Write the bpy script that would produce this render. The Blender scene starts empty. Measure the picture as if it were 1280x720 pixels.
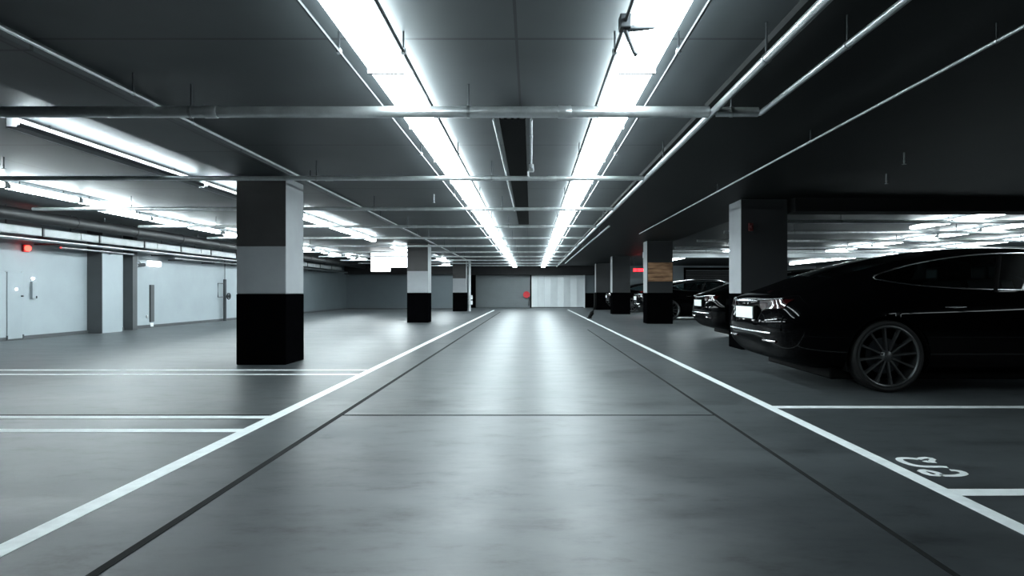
import bpy, bmesh, math, random
from mathutils import Vector, Matrix
from mathutils.bvhtree import BVHTree
random.seed(7)
C = bpy.context.scene.collection
PI = math.pi
H = 0.94                       # lens height
CEIL = 2.50

# ------------------------------------------------------------------ materials
def new_mat(name):
    m = bpy.data.materials.new(name); m.use_nodes = True
    nt = m.node_tree
    return m, nt, nt.nodes['Principled BSDF']

def lin(c):
    return tuple(((x/255)/12.92 if x/255 <= .04045 else ((x/255+.055)/1.055)**2.4) for x in c)

def mat(name, col, rough=.5, metal=0., var=.0, scale=6., bump=0., spec=.5, coat=0., emit=None, estr=0., rvar=0.):
    m, nt, b = new_mat(name)
    b.inputs['Base Color'].default_value = (*col, 1)
    b.inputs['Roughness'].default_value = rough
    b.inputs['Metallic'].default_value = metal
    b.inputs['Specular IOR Level'].default_value = spec
    b.inputs['Coat Weight'].default_value = coat
    b.inputs['Coat Roughness'].default_value = .03
    if emit:
        b.inputs['Emission Color'].default_value = (*emit, 1)
        b.inputs['Emission Strength'].default_value = estr
    if var or bump or rvar:
        tc = nt.nodes.new('ShaderNodeTexCoord')
        n = nt.nodes.new('ShaderNodeTexNoise'); n.inputs['Scale'].default_value = scale
        n.inputs['Detail'].default_value = 6; n.inputs['Roughness'].default_value = .6
        nt.links.new(tc.outputs['Object'], n.inputs['Vector'])
        if var:
            r = nt.nodes.new('ShaderNodeValToRGB')
            r.color_ramp.elements[0].position = .3; r.color_ramp.elements[1].position = .7
            r.color_ramp.elements[0].color = (*[c*(1-var) for c in col], 1)
            r.color_ramp.elements[1].color = (*[min(1, c*(1+var)) for c in col], 1)
            nt.links.new(n.outputs['Fac'], r.inputs['Fac']); nt.links.new(r.outputs['Color'], b.inputs['Base Color'])
        if rvar:
            mr = nt.nodes.new('ShaderNodeMapRange')
            mr.inputs['From Min'].default_value = .3; mr.inputs['From Max'].default_value = .7
            mr.inputs['To Min'].default_value = rough-rvar; mr.inputs['To Max'].default_value = rough+rvar
            nt.links.new(n.outputs['Fac'], mr.inputs['Value']); nt.links.new(mr.outputs['Result'], b.inputs['Roughness'])
        if bump:
            bp = nt.nodes.new('ShaderNodeBump'); bp.inputs['Strength'].default_value = bump; bp.inputs['Distance'].default_value = .01
            nt.links.new(n.outputs['Fac'], bp.inputs['Height']); nt.links.new(bp.outputs['Normal'], b.inputs['Normal'])
    return m

LAMP = 9.0
M = {}
M['lamp'] = mat('lamp_diffuser', (.9, .9, .9), .4, emit=(.82, .96, 1.0), estr=LAMP)
M['lamp_far'] = mat('lamp_diffuser_side_bay', (.9, .9, .9), .4, emit=(.84, .965, 1.0), estr=24.0)
M['lamp_right'] = mat('lamp_diffuser_right_bays', (.9, .9, .9), .4, emit=(.84, .965, 1.0), estr=13.0)
M['lamp_unseen'] = mat('lamp_diffuser_unseen_bay', (.9, .9, .9), .4, emit=(.84, .965, 1.0), estr=3.5)
M['tube_up'] = mat('uplight_tube', (.9, .9, .9), .4, emit=(.84, .965, 1.0), estr=20.0)
M['housing'] = mat('white_lamp_housing', (.55, .57, .58), .4, var=.05)
M['galv'] = mat('galvanised_steel', (.55, .57, .58), .30, 1.0, var=.12, scale=12)
M['pipe'] = mat('painted_steel_pipe', (.66, .69, .70), .28, .72, var=.15, scale=9)
M['darksteel'] = mat('dark_steel', (.05, .055, .06), .45, .6, var=.15, scale=10)
M['blackpaint'] = mat('black_gloss_wall_paint', (.0015, .0015, .0018), .45, var=.2, scale=5, spec=.0)
M['colpaint'] = mat('grey_column_paint', (.31, .325, .34), .55, var=.06, scale=3, bump=.08)
M['coltop'] = mat('dark_column_head', (.036, .034, .034), .6, var=.1, scale=4, bump=.08)
M['colshade'] = mat('shaded_column_front', (.022, .024, .026), .55, var=.06, scale=3, bump=.08)
M['wall'] = mat('pale_blue_grey_wall_paint', (.29, .332, .352), .55, var=.05, scale=1.5, bump=.05)
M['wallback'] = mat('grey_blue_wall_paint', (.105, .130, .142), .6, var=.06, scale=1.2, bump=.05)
M['walldark'] = mat('charcoal_wall_paint', (.05, .05, .052), .6, var=.1, scale=2, bump=.05)
M['blackbeam'] = mat('black_sprayed_bulkhead', (.008, .008, .009), .8, var=.2, scale=3)
M['pilaster'] = mat('dark_slate_wall_paint', (.055, .062, .066), .55, var=.08, scale=3)
M['doorwhite'] = mat('white_door_paint', (.74, .78, .80), .4, var=.04, scale=2)
M['doorgrey'] = mat('grey_shutter_paint', (.17, .19, .20), .45, var=.05, scale=2)
M['doorwaydark'] = mat('doorway_darkness', (.012, .012, .013), .5, var=.2, scale=3)
M['linepaint'] = mat('white_road_paint', (.78, .82, .82), .45, var=.10, scale=14, bump=.05)
M['joint'] = mat('dark_joint_sealant', (.006, .007, .007), .75, var=.3, scale=8, spec=.12)
M['carpaint'] = mat('black_car_lacquer', (.0012, .0012, .0014), .3, coat=.30, spec=.0, var=.1, scale=40)
M['glass'] = None
M['chrome'] = mat('chrome', (.62, .63, .64), .14, 1.0, var=.03, scale=20)
M['satin'] = mat('satin_grey_alloy', (.13, .135, .137), .38, .9, var=.05, scale=20)
M['rubber'] = mat('tyre_rubber', (.008, .008, .008), .7, var=.2, scale=30, bump=.1)
M['liner'] = mat('black_plastic', (.003, .003, .003), .7, spec=.1, var=.2, scale=20)
M['taillight'] = mat('dark_red_lamp_lens', (.018, .002, .002), .10, coat=1., var=.2, scale=30)
M['plate'] = mat('white_number_plate', (.9, .92, .92), .35, var=.03, scale=20)
M['platetext'] = mat('number_plate_lettering', (.01, .01, .01), .5, var=.1, scale=20)
M['seat'] = mat('dark_leather', (.015, .015, .016), .5, var=.2, scale=20)
M['red_on'] = mat('red_lamp_lens', (.6, .02, .02), .3, emit=(1, .03, .02), estr=4.0)
M['red_sign'] = mat('red_lit_sign', (.6, .02, .02), .3, emit=(1, .02, .03), estr=1.6)
M['red'] = mat('red_enamel', (.55, .02, .03), .35, var=.1, scale=15)
M['reddark'] = mat('dull_red_plastic', (.10, .008, .008), .5, var=.1, scale=15)
M['signwhite'] = mat('backlit_white_acrylic', (.9, .9, .9), .4, emit=(.95, .99, 1.0), estr=1.6)
M['spotwhite'] = mat('small_lit_lens', (.9, .9, .9), .4, emit=(.95, .99, 1.0), estr=4.0)
M['duct'] = mat('dark_lagged_duct', (.012, .013, .014), .55, .2, var=.25, scale=4, bump=.2)
M['traybox'] = mat('bare_metal_trunking', (.20, .215, .22), .4, .25, var=.22, scale=2.5)
M['ceildark'] = mat('near_black_ceiling', (.016, .018, .018), .55, var=.15, scale=1.5, spec=.25)
M['whiteplastic'] = mat('white_plastic', (.7, .72, .73), .4, var=.03, scale=20)

def glass_mat():
    m, nt, b = new_mat('tinted_car_glass')
    out = nt.nodes['Material Output']
    nt.nodes.remove(b)
    tr = nt.nodes.new('ShaderNodeBsdfTransparent'); tr.inputs['Color'].default_value = (.42, .52, .53, 1)
    gl = nt.nodes.new('ShaderNodeBsdfGlossy'); gl.inputs['Roughness'].default_value = .03
    gl.inputs['Color'].default_value = (.95, .97, .97, 1)
    fr = nt.nodes.new('ShaderNodeFresnel'); fr.inputs['IOR'].default_value = 1.5
    mx = nt.nodes.new('ShaderNodeMixShader')
    nt.links.new(fr.outputs['Fac'], mx.inputs['Fac']); nt.links.new(tr.outputs['BSDF'], mx.inputs[1])
    nt.links.new(gl.outputs['BSDF'], mx.inputs[2]); nt.links.new(mx.outputs['Shader'], out.inputs['Surface'])
    return m
M['glass'] = glass_mat()

def wood_mat():
    m, nt, b = new_mat('brown_wood_grain')
    tc = nt.nodes.new('ShaderNodeTexCoord')
    mp = nt.nodes.new('ShaderNodeMapping'); mp.inputs['Scale'].default_value = (1, 1, 7)
    w = nt.nodes.new('ShaderNodeTexNoise'); w.inputs['Scale'].default_value = 1.6; w.inputs['Detail'].default_value = 5
    r = nt.nodes.new('ShaderNodeValToRGB')
    r.color_ramp.elements[0].position = .35; r.color_ramp.elements[0].color = (.10, .045, .02, 1)
    r.color_ramp.elements[1].position = .68; r.color_ramp.elements[1].color = (.62, .36, .20, 1)
    nt.links.new(tc.outputs['Object'], mp.inputs['Vector']); nt.links.new(mp.outputs['Vector'], w.inputs['Vector'])
    nt.links.new(w.outputs['Fac'], r.inputs['Fac']); nt.links.new(r.outputs['Color'], b.inputs['Base Color'])
    b.inputs['Roughness'].default_value = .4
    return m
M['wood'] = wood_mat()

def floor_mat():
    m, nt, b = new_mat('polished_concrete_floor')
    N = nt.nodes.new; L = nt.links.new
    tc = N('ShaderNodeTexCoord')
    # broad tone, with wear stretched across the bays
    mp = N('ShaderNodeMapping'); mp.inputs['Scale'].default_value = (.35, 1.6, 1)
    n1 = N('ShaderNodeTexNoise'); n1.inputs['Scale'].default_value = 1.0; n1.inputs['Detail'].default_value = 7; n1.inputs['Roughness'].default_value = .62
    L(tc.outputs['Object'], mp.inputs['Vector']); L(mp.outputs['Vector'], n1.inputs['Vector'])
    r1 = N('ShaderNodeValToRGB')
    r1.color_ramp.elements[0].position = .32; r1.color_ramp.elements[0].color = (.014, .017, .019, 1)
    r1.color_ramp.elements[1].position = .70; r1.color_ramp.elements[1].color = (.034, .041, .045, 1)
    L(n1.outputs['Fac'], r1.inputs['Fac'])
    # dark spots and scuffs
    mp2 = N('ShaderNodeMapping'); mp2.inputs['Scale'].default_value = (1.1, 2.2, 1); mp2.inputs['Location'].default_value = (3.1, .7, 0)
    n2 = N('ShaderNodeTexNoise'); n2.inputs['Scale'].default_value = 2.6; n2.inputs['Detail'].default_value = 9; n2.inputs['Roughness'].default_value = .7
    L(tc.outputs['Object'], mp2.inputs['Vector']); L(mp2.outputs['Vector'], n2.inputs['Vector'])
    r2 = N('ShaderNodeValToRGB')
    r2.color_ramp.elements[0].position = .33; r2.color_ramp.elements[0].color = (.25, .25, .25, 1)
    r2.color_ramp.elements[1].position = .45; r2.color_ramp.elements[1].color = (1, 1, 1, 1)
    L(n2.outputs['Fac'], r2.inputs['Fac'])
    mx = N('ShaderNodeMix'); mx.data_type = 'RGBA'; mx.blend_type = 'MULTIPLY'; mx.inputs['Factor'].default_value = .8
    L(r1.outputs['Color'], mx.inputs['A']); L(r2.outputs['Color'], mx.inputs['B'])
    L(mx.outputs['Result'], b.inputs['Base Color'])
    mr = N('ShaderNodeMapRange'); mr.inputs['From Min'].default_value = .3; mr.inputs['From Max'].default_value = .7
    mr.inputs['To Min'].default_value = .38; mr.inputs['To Max'].default_value = .50
    L(n1.outputs['Fac'], mr.inputs['Value']); L(mr.outputs['Result'], b.inputs['Roughness'])
    sl_ = N('ShaderNodeMapRange'); sl_.inputs['From Min'].default_value = .30; sl_.inputs['From Max'].default_value = .55
    sl_.inputs['To Min'].default_value = .15; sl_.inputs['To Max'].default_value = .76
    ad = N('ShaderNodeMath'); ad.operation = 'MULTIPLY_ADD'; ad.inputs[1].default_value = .5
    hf = N('ShaderNodeMath'); hf.operation = 'MULTIPLY'; hf.inputs[1].default_value = .5
    L(n2.outputs['Fac'], hf.inputs[0]); L(n1.outputs['Fac'], ad.inputs[0]); L(hf.outputs[0], ad.inputs[2])
    L(ad.outputs[0], sl_.inputs['Value']); L(sl_.outputs['Result'], b.inputs['Specular IOR Level'])
    b.inputs['Sheen Weight'].default_value = .10; b.inputs['Sheen Roughness'].default_value = .30; b.inputs['Sheen Tint'].default_value = (.88, .97, 1, 1)
    n3 = N('ShaderNodeTexNoise'); n3.inputs['Scale'].default_value = 3.; n3.inputs['Detail'].default_value = 4
    L(tc.outputs['Object'], n3.inputs['Vector'])
    bp = N('ShaderNodeBump'); bp.inputs['Strength'].default_value = .06; bp.inputs['Distance'].default_value = .02
    L(n3.outputs['Fac'], bp.inputs['Height']); L(bp.outputs['Normal'], b.inputs['Normal'])
    return m
M['floor'] = floor_mat()

def ceil_mat():
    m, nt, b = new_mat('grey_fairfaced_ceiling')
    N = nt.nodes.new; L = nt.links.new
    tc = N('ShaderNodeTexCoord'); sp = N('ShaderNodeSeparateXYZ'); L(tc.outputs['Object'], sp.inputs['Vector'])
    n1 = N('ShaderNodeTexNoise'); n1.inputs['Scale'].default_value = 1.3; n1.inputs['Detail'].default_value = 6
    L(tc.outputs['Object'], n1.inputs['Vector'])
    r1 = N('ShaderNodeValToRGB')
    r1.color_ramp.elements[0].position = .3; r1.color_ramp.elements[0].color = (.048, .055, .059, 1)
    r1.color_ramp.elements[1].position = .7; r1.color_ramp.elements[1].color = (.064, .073, .077, 1)
    L(n1.outputs['Fac'], r1.inputs['Fac'])
    def seam(sock, period, off, w):
        a = N('ShaderNodeMath'); a.operation = 'ADD'; a.inputs[1].default_value = -off + 1000*period; L(sock, a.inputs[0])
        f = N('ShaderNodeMath'); f.operation = 'MODULO'; f.inputs[1].default_value = period; L(a.outputs[0], f.inputs[0])
        g = N('ShaderNodeMath'); g.operation = 'LESS_THAN'; g.inputs[1].default_value = w; L(f.outputs[0], g.inputs[0])
        return g.outputs[0]
    s1 = seam(sp.outputs['Y'], 2.85, 3.93, .03)
    s2 = seam(sp.outputs['X'], 3.05, -.10, .018)
    mxx = N('ShaderNodeMath'); mxx.operation = 'MAXIMUM'; L(s1, mxx.inputs[0]); L(s2, mxx.inputs[1])
    mx = N('ShaderNodeMix'); mx.data_type = 'RGBA'
    L(mxx.outputs[0], mx.inputs['Factor']); L(r1.outputs['Color'], mx.inputs['A']); mx.inputs['B'].default_value = (.02, .022, .024, 1)
    L(mx.outputs['Result'], b.inputs['Base Color'])
    b.inputs['Roughness'].default_value = .5
    b.inputs['Specular IOR Level'].default_value = .35
    return m
M['ceil'] = ceil_mat()

# ------------------------------------------------------------------ mesh helpers
class MB:
    def __init__(self): self.bm = bmesh.new()
    def box(self, x0, x1, y0, y1, z0, z1, bevel=0., seg=2):
        r = bmesh.ops.create_cube(self.bm, size=1)
        vs = r['verts']
        bmesh.ops.scale(self.bm, verts=vs, vec=(x1-x0, y1-y0, z1-z0))
        bmesh.ops.translate(self.bm, verts=vs, vec=((x0+x1)/2, (y0+y1)/2, (z0+z1)/2))
        if bevel:
            es = list({e for v in vs for e in v.link_edges})
            bmesh.ops.bevel(self.bm, geom=es, offset=bevel, segments=seg, affect='EDGES', profile=.5)
        return self
    def tube(self, pts, r, n=12, cap=True, closed=False):
        pts = [Vector(p) for p in pts]; rings = []; k = len(pts)
        for i, p in enumerate(pts):
            if closed: t = (pts[(i+1) % k]-pts[i-1]).normalized()
            else: t = (pts[min(i+1, k-1)]-pts[max(i-1, 0)]).normalized()
            ref = Vector((0, 0, 1)) if abs(t.z) < .9 else Vector((1, 0, 0))
            a = t.cross(ref).normalized(); b = t.cross(a)
            rr = r[i] if isinstance(r, (list, tuple)) else r
            rings.append([self.bm.verts.new(p+a*rr*math.cos(q*2*PI/n)+b*rr*math.sin(q*2*PI/n)) for q in range(n)])
        m = k if closed else k-1
        for i in range(m):
            A, B = rings[i], rings[(i+1) % k]
            for q in range(n):
                self.bm.faces.new((A[q], A[(q+1) % n], B[(q+1) % n], B[q]))
        if cap and not closed:
            self.bm.faces.new(rings[0][::-1]); self.bm.faces.new(rings[-1])
        return self
    def lathe(self, prof, n=32, M4=None, closed=False):
        """prof (r, h) about local z"""
        rings = []
        for r, h in prof:
            ring = []
            for q in range(n):
                a = 2*PI*q/n; v = Vector((r*math.cos(a), r*math.sin(a), h))
                ring.append(self.bm.verts.new(M4 @ v if M4 else v))
            rings.append(ring)
        k = len(prof)
        for i in range(k if closed else k-1):
            A, B = rings[i], rings[(i+1) % k]
            for q in range(n): self.bm.faces.new((A[q], A[(q+1) % n], B[(q+1) % n], B[q]))
        if not closed:
            if prof[0][0] > 1e-5: self.bm.faces.new(rings[0][::-1])
            if prof[-1][0] > 1e-5: self.bm.faces.new(rings[-1])
        return self
    def prism(self, poly, axis, a0, a1):
        """poly in the two other axes (x,z for axis y; y,z for axis x; x,y for axis z)"""
        def P(p, a):
            if axis == 'y': return (p[0], a, p[1])
            if axis == 'x': return (a, p[0], p[1])
            return (p[0], p[1], a)
        A = [self.bm.verts.new(P(p, a0)) for p in poly]; B = [self.bm.verts.new(P(p, a1)) for p in poly]
        n = len(poly)
        self.bm.faces.new(A[::-1]); self.bm.faces.new(B)
        for i in range(n): self.bm.faces.new((A[i], A[(i+1) % n], B[(i+1) % n], B[i]))
        return self
    def build(self, name, material, parent=None, smooth=False, loc=None):
        bmesh.ops.recalc_face_normals(self.bm, faces=self.bm.faces[:])
        me = bpy.data.meshes.new(name); self.bm.to_mesh(me); self.bm.free()
        me.materials.append(material)
        if smooth:
            for p in me.polygons: p.use_smooth = True
            try: me.set_sharp_from_angle(angle=math.radians(38))
            except Exception: pass
        o = bpy.data.objects.new(name, me); C.objects.link(o)
        if parent: o.parent = parent
        if loc: o.location = loc
        return o

def tag(o, label, cat, group=None, kind=None):
    o['label'] = label; o['category'] = cat
    if group: o['group'] = group
    if kind: o['kind'] = kind
    return o
def thing(name, label, cat, loc=(0, 0, 0), group=None, kind=None):
    o = bpy.data.objects.new(name, None); C.objects.link(o); o.location = loc; o.empty_display_size = .1
    return tag(o, label, cat, group, kind)
def struct(o, label=None):
    o['kind'] = 'structure'
    if label: o['label'] = label
    return o
def dup(root, loc, label=None, group=None):
    r = root.copy(); C.objects.link(r); r.location = loc
    if label: r['label'] = label
    if group: r['group'] = group
    for ch in list(root.children):
        c = ch.copy(); C.objects.link(c); c.parent = r
        for g in list(ch.children):
            d = g.copy(); C.objects.link(d); d.parent = c
    return r
def ordinal(n): return ['first','second','third','fourth','fifth','sixth','seventh','eighth','ninth','tenth','eleventh','twelfth','thirteenth','fourteenth','fifteenth','sixteenth','seventeenth','eighteenth','nineteenth','twentieth','twenty-first','twenty-second','twenty-third','twenty-fourth'][n]

XL, XR, YB, Y0 = -10.1, 17.0, 38.2, -6.0
# ------------------------------------------------------------------ room shell
struct(MB().box(XL-.3, XR+.3, Y0, YB+.5, -.2, 0).build('floor', M['floor']))
struct(MB().box(XL-.3, XR+.3, Y0, YB+.5, CEIL, CEIL+.25).build('ceiling', M['ceil']))
struct(MB().box(XL-.25, XL, Y0, 23.5, 0, CEIL).build('wall_left', M['wall']))
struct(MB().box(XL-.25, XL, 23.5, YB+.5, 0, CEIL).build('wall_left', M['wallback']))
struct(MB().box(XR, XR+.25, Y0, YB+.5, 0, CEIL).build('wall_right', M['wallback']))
wb = MB(); wb.box(XL, -3.75, 35.0, 35.25, 0, CEIL); wb.box(-4.0, -3.75, 35.25, YB, 0, CEIL); wb.box(-3.75, 5.2, YB, YB+.25, 0, CEIL)
struct(wb.build('wall_back', M['wallback']))
struct(MB().box(5.2, XR, YB, YB+.25, 0, CEIL).build('wall_back', M['wall']))
struct(MB().box(XL, XL+.03, 6, 35, 0, .07).build('baseboard_left', M['pilaster']))
struct(MB().box(XL+.03, -3.75, 34.97, 35, 0, .06).build('baseboard_back', M['pilaster']))
# dark painted dado on the back wall right of the white folding doors
struct(MB().box(3.2, XR, YB-.012, YB, 0, .88).build('trim_1', M['blackpaint']))
# black bulkhead above the back doors and along the left rear wall
bk = MB(); bk.box(-3.75, 5.0, YB-.55, YB, 1.95, CEIL)
struct(bk.build('bulkhead_beam', M['blackbeam']))
struct(MB().box(XL, -3.75, 34.6, 35.0, 1.90, CEIL).build('bulkhead_beam', M['blackbeam']))
# shallow beams along the left column line, deep beams across the side bay on the right
struct(MB().box(-3.80, -3.08, Y0, 34.6, CEIL-.07, CEIL).build('ceiling_beam', M['ceil']))
struct(MB().box(4.25, XR, 10.3, 10.75, 2.24, CEIL).build('ceiling_beam', M['blackbeam']))
struct(MB().box(4.25, XR, 24.0, 24.4, 2.235, CEIL).build('ceiling_beam', M['doorwhite']))
struct(MB().box(1.44, XR, Y0, 10.3, CEIL-.045, CEIL).build('ceiling_panel', M['ceildark']))  # near-black panel right of the aisle, darker than the main ceiling
struct(MB().box(1.44, 4.25, 10.3, YB-.55, CEIL-.045, CEIL).build('ceiling_panel', M['ceildark']))
# pilasters of the left wall
struct(MB().box(XL, -9.77, 14.58, 15.30, 0, CEIL).build('wall_pilaster', M['wall']))
struct(MB().box(XL, -9.765, 14.555, 14.58, 0, CEIL).build('trim_2', M['pilaster']))  # shaded near side of the pilaster, put on as a dark facing
struct(MB().box(XL, -9.86, 15.84, 16.02, 0, CEIL).build('trim_3', M['pilaster']))

# ------------------------------------------------------------------ floor paint and joints
def strip(x0, x1, y0, y1, name, m, z=.002): return struct(MB().box(x0, x1, y0, y1, 0.0003, z).build(name, m))
strip(-1.975, -1.88, 0.6, 33, 'floor_marking', M['linepaint'])
strip(1.905, 1.985, 0.6, 34, 'floor_marking', M['linepaint'])
for y in (4.80, 4.34, 7.70, 7.29):
    strip(XL+1.2, -1.975, y-.05, y+.05, 'floor_marking', M['linepaint'])
for y in (5.22, 3.0):
    strip(1.985, 7.5, y-.05, y+.05, 'floor_marking', M['linepaint'])
strip(-1.475, -1.437, 0.5, 30, 'floor_joint', M['joint'])
strip(1.395, 1.42, 0.5, 16, 'floor_joint', M['joint'])
strip(-1.445, 1.395, 4.87, 4.895, 'floor_joint', M['joint'])
strip(-4.6, -2.0, 4.875, 4.90, 'floor_joint', M['joint'])

# bay number painted on the floor, strokes lie flat on the concrete
def g(px, py):
    x = 1080+px/9.143; y = 560+py/9.143
    z = H*800/(y-365); return Vector(((x-664)*z/800, z, 0))
def stroke(mb, pts, w):
    P = [g(*p) for p in pts]; L = []; R = []
    for i, p in enumerate(P):
        t = (P[min(i+1, len(P)-1)]-P[max(i-1, 0)]).normalized(); nrm = Vector((-t.y, t.x, 0))
        L.append(p+nrm*w/2); R.append(p-nrm*w/2)
    for i in range(len(P)-1):
        vs = [mb.bm.verts.new((v.x, v.y, zz)) for zz in (.0005, .0022) for v in (L[i], L[i+1], R[i+1], R[i])]
        for f in ((0,1,2,3), (7,6,5,4), (0,4,5,1), (1,5,6,2), (2,6,7,3), (3,7,4,0)): mb.bm.faces.new([vs[k] for k in f])
dg = MB()
stroke(dg, [(955,222),(880,217),(800,218),(720,217),(650,212),(590,203),(530,190),(480,174),(440,158),(410,142),(400,130),(415,121),(450,118),(500,119),(560,124),(620,131)], .036)
stroke(dg, [(620,131),(660,118),(710,112),(760,120),(790,134),(770,150),(800,168),(740,164),(690,150)], .031)
bn = dg.build('bay_number', M['linepaint'])
tag(bn, 'white painted bay number curve farther from the near bay line', 'floor number', 'painted bay number strokes')
dg = MB()
stroke(dg, [(645,262),(700,258),(760,268),(820,282),(875,302),(830,316),(770,312),(700,290),(645,262)], .036)
stroke(dg, [(875,305),(930,318),(1000,321),(1070,318),(1125,308),(1148,296),(1130,280),(1090,268),(1040,260),(985,256)], .036)
bn2 = dg.build('bay_number', M['linepaint'])
tag(bn2, 'white painted bay number curve with a filled loop, nearer the near bay line', 'floor number', 'painted bay number strokes')

# ------------------------------------------------------------------ columns
def column(name_lbl, x0, y0, w, d, body, topmat=None, base_h=.915, top=CEIL, split=1.54):
    t = thing('column', name_lbl, 'column', (x0+w/2, y0+d/2, 0), kind='thing')
    a, b = w/2, d/2
    MB().box(-a, a, -b, b, base_h, top, .012).build('shaft', body, t)
    MB().box(-a-.004, a+.004, -b-.004, b+.004, 0, base_h, .012).build('painted_base', M['blackpaint'], t)
    if topmat:   # darker upper band on the face towards the entrance
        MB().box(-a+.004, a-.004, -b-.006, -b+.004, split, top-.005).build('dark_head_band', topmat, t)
    return t
LC = [8.25, 19.6, 31.0]
for y, l, s in zip(LC, ('large square column with black base standing nearest on the left of the aisle', 'second grey column with black base on the left of the aisle', 'farthest grey column with black base on the left, near the rear wall'), (1.53, 1.58, 1.60)):
    column(l, -3.80, y, .64, .64, M['colpaint'], M['coltop'], top=CEIL-.07, split=s)
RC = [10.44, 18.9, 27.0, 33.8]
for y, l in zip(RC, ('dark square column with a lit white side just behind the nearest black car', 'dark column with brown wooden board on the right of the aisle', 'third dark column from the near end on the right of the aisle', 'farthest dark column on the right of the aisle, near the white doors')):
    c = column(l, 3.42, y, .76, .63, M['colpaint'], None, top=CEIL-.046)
    MB().box(-.376, .376, -.321, -.311, .915, CEIL-.05).build('shaded_front_face', M['colshade'], c)  # unlit front of the column, its shade put into a darker colour

bd = thing('notice_board', 'brown wooden board mounted high on the second right-hand column', 'board', (3.80, 18.87, 1.25))
MB().box(-.36, .36, -.024, -.013, .0, .56, .004).build('board_panel', M['wood'], bd)
MB().box(-.375, .375, -.012, .006, -.015, .575).build('board_frame', M['darksteel'], bd)
ab = thing('alarm_beacon', 'small red alarm box on the dark face of the column behind the nearest car', 'alarm', (3.57, 10.406, 1.93))
MB().box(-.035, .035, -.03, .03, 0, .13, .01).build('alarm_body', M['reddark'], ab)
MB().lathe([(.0, 0), (.022, .0), (.022, .02), (.012, .03), (0, .033)], 16, Matrix.Translation((0, -.03, .065)) @ Matrix.Rotation(PI/2, 4, 'X')).build('alarm_lens', M['reddark'], ab, True)

# ------------------------------------------------------------------ aisle strip luminaires
ZL = 2.365      # underside of diffuser
def make_luminaire(L, lampmat, name='strip_light', w=.19, hang=True):
    t = thing(name, 'x', 'strip light')
    MB().box(-.05, .05, 0, L, .05, .09, .008).build('lamp_housing', M['housing'], t)
    prof = [(-w/2+.02, .066), (-w/2, .06), (-w/2, .03), (-w/2*.8, .008), (-w/2*.4, 0), (w/2*.4, 0), (w/2*.8, .008), (w/2, .03), (w/2, .06), (w/2-.02, .066)]
    MB().prism(prof, 'y', .012, L-.012).build('lamp_diffuser', lampmat, t)
    for y0 in (0, L-.012):
        MB().box(-w/2-.002, w/2+.002, y0, y0+.012, -.003, .066).build('end_cap', M['housing'], t)
    if hang:
        for y in (.25, L-.25):
            MB().tube([(0, y, .089), (0, y, CEIL-ZL-.001)], .006, 8).build('hanger_rod', M['darksteel'], t)
    return t
lum = make_luminaire(1.42, M['lamp'], w=.235)
first = True
STEP = 1.425
for row, X in (('left', -.945), ('right', .69)):
    for k in range(24):
        y = 2.75+k*STEP
        if first: o = lum; o.location = (X, y, ZL); first = False
        else: o = dup(lum, (X, y, ZL))
        o['label'] = f'{ordinal(k)} white fluorescent fitting from the near end of the {row} aisle light strip'
        o['group'] = f'fittings of the {row} aisle light strip'

# slim rails either side of the two strips
for lab, X in (('far left', -1.15), ('inner left', -.765), ('inner right', .50), ('far right', .882)):
    t = thing('cable_rail', {'far left': 'thin metal rail along the outer edge of the left light strip', 'inner left': 'thin metal rail along the inner edge of the left light strip',
              'inner right': 'thin metal rail along the inner edge of the right light strip', 'far right': 'thin metal rail along the outer edge of the right light strip'}[lab], 'rail', (X, 2, 2.37), 'rails beside the aisle light strips')
    MB().box(-.007, .007, 0, 33.5, 0, .018, .003).build('rail_bar', M['darksteel'], t)
    for k in range(12):
        MB().tube([(0, 1.83+2.85*k, .02), (0, 1.83+2.85*k, CEIL-2.371)], .006, 8).build('hanger_rod', M['darksteel'], t)
        MB().box(-.014, .014, 1.81+2.85*k, 1.85+2.85*k, -.003, .026, .003).build('rail_clip', M['galv'], t)

# dark clamp dangling off the right strip's inner rail
br = thing('ceiling_bracket', 'small dark forked bracket hanging on the right light strip at the top edge', 'bracket', (.50, 3.42, 2.36))
MB().box(-.03, .03, -.04, .04, -.02, .055, .006).build('clamp', M['darksteel'], br)
MB().tube([(0, 0, -.01), (.07, 0, -.012), (.16, .0, -.008)], [.018, .015, .006], 10).build('arm', M['darksteel'], br, True)
MB().tube([(.0, 0, -.01), (.03, 0, -.09), (.05, 0, -.14), (.065, 0, -.155)], [.013, .011, .010, .014], 10).build('dropper', M['darksteel'], br, True)

# ------------------------------------------------------------------ cross pipes
PZ = 2.29
PY = [4.8]+[4.8+2.8*k for k in range(1, 11)]
def pipe_thing(name, lbl, pts, r, m, joints=(), hang=(), group=None, cat='pipe', jr=1.13):
    o = Vector(pts[0]); t = thing(name, lbl, cat, o, group)
    MB().tube([Vector(p)-o for p in pts], r, 16).build('pipe_run', m, t, True)
    d = (Vector(pts[-1])-Vector(pts[0])).normalized()
    for p in joints:
        p = Vector(p)-o
        MB().tube([p-d*.05, p-d*.045, p+d*.045, p+d*.05], [r*1.05, r*jr, r*jr, r*1.05], 16).build('coupling', m, t, True)
    for p in hang:
        p = Vector(p)-o; z1 = CEIL-.001-o.z
        MB().tube([(p.x, p.y, p.z+r*.9), (p.x, p.y, z1)], .007, 8).build('hanger_rod', M['darksteel'], t)
        MB().lathe([(r+.0005, -.010), (r+.004, -.010), (r+.004, .010), (r+.0005, .010)], 16, Matrix.Translation(p) @ d.to_track_quat('Z', 'Y').to_matrix().to_4x4(), closed=True).build('pipe_clamp', M['galv'], t)
    return t
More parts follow.
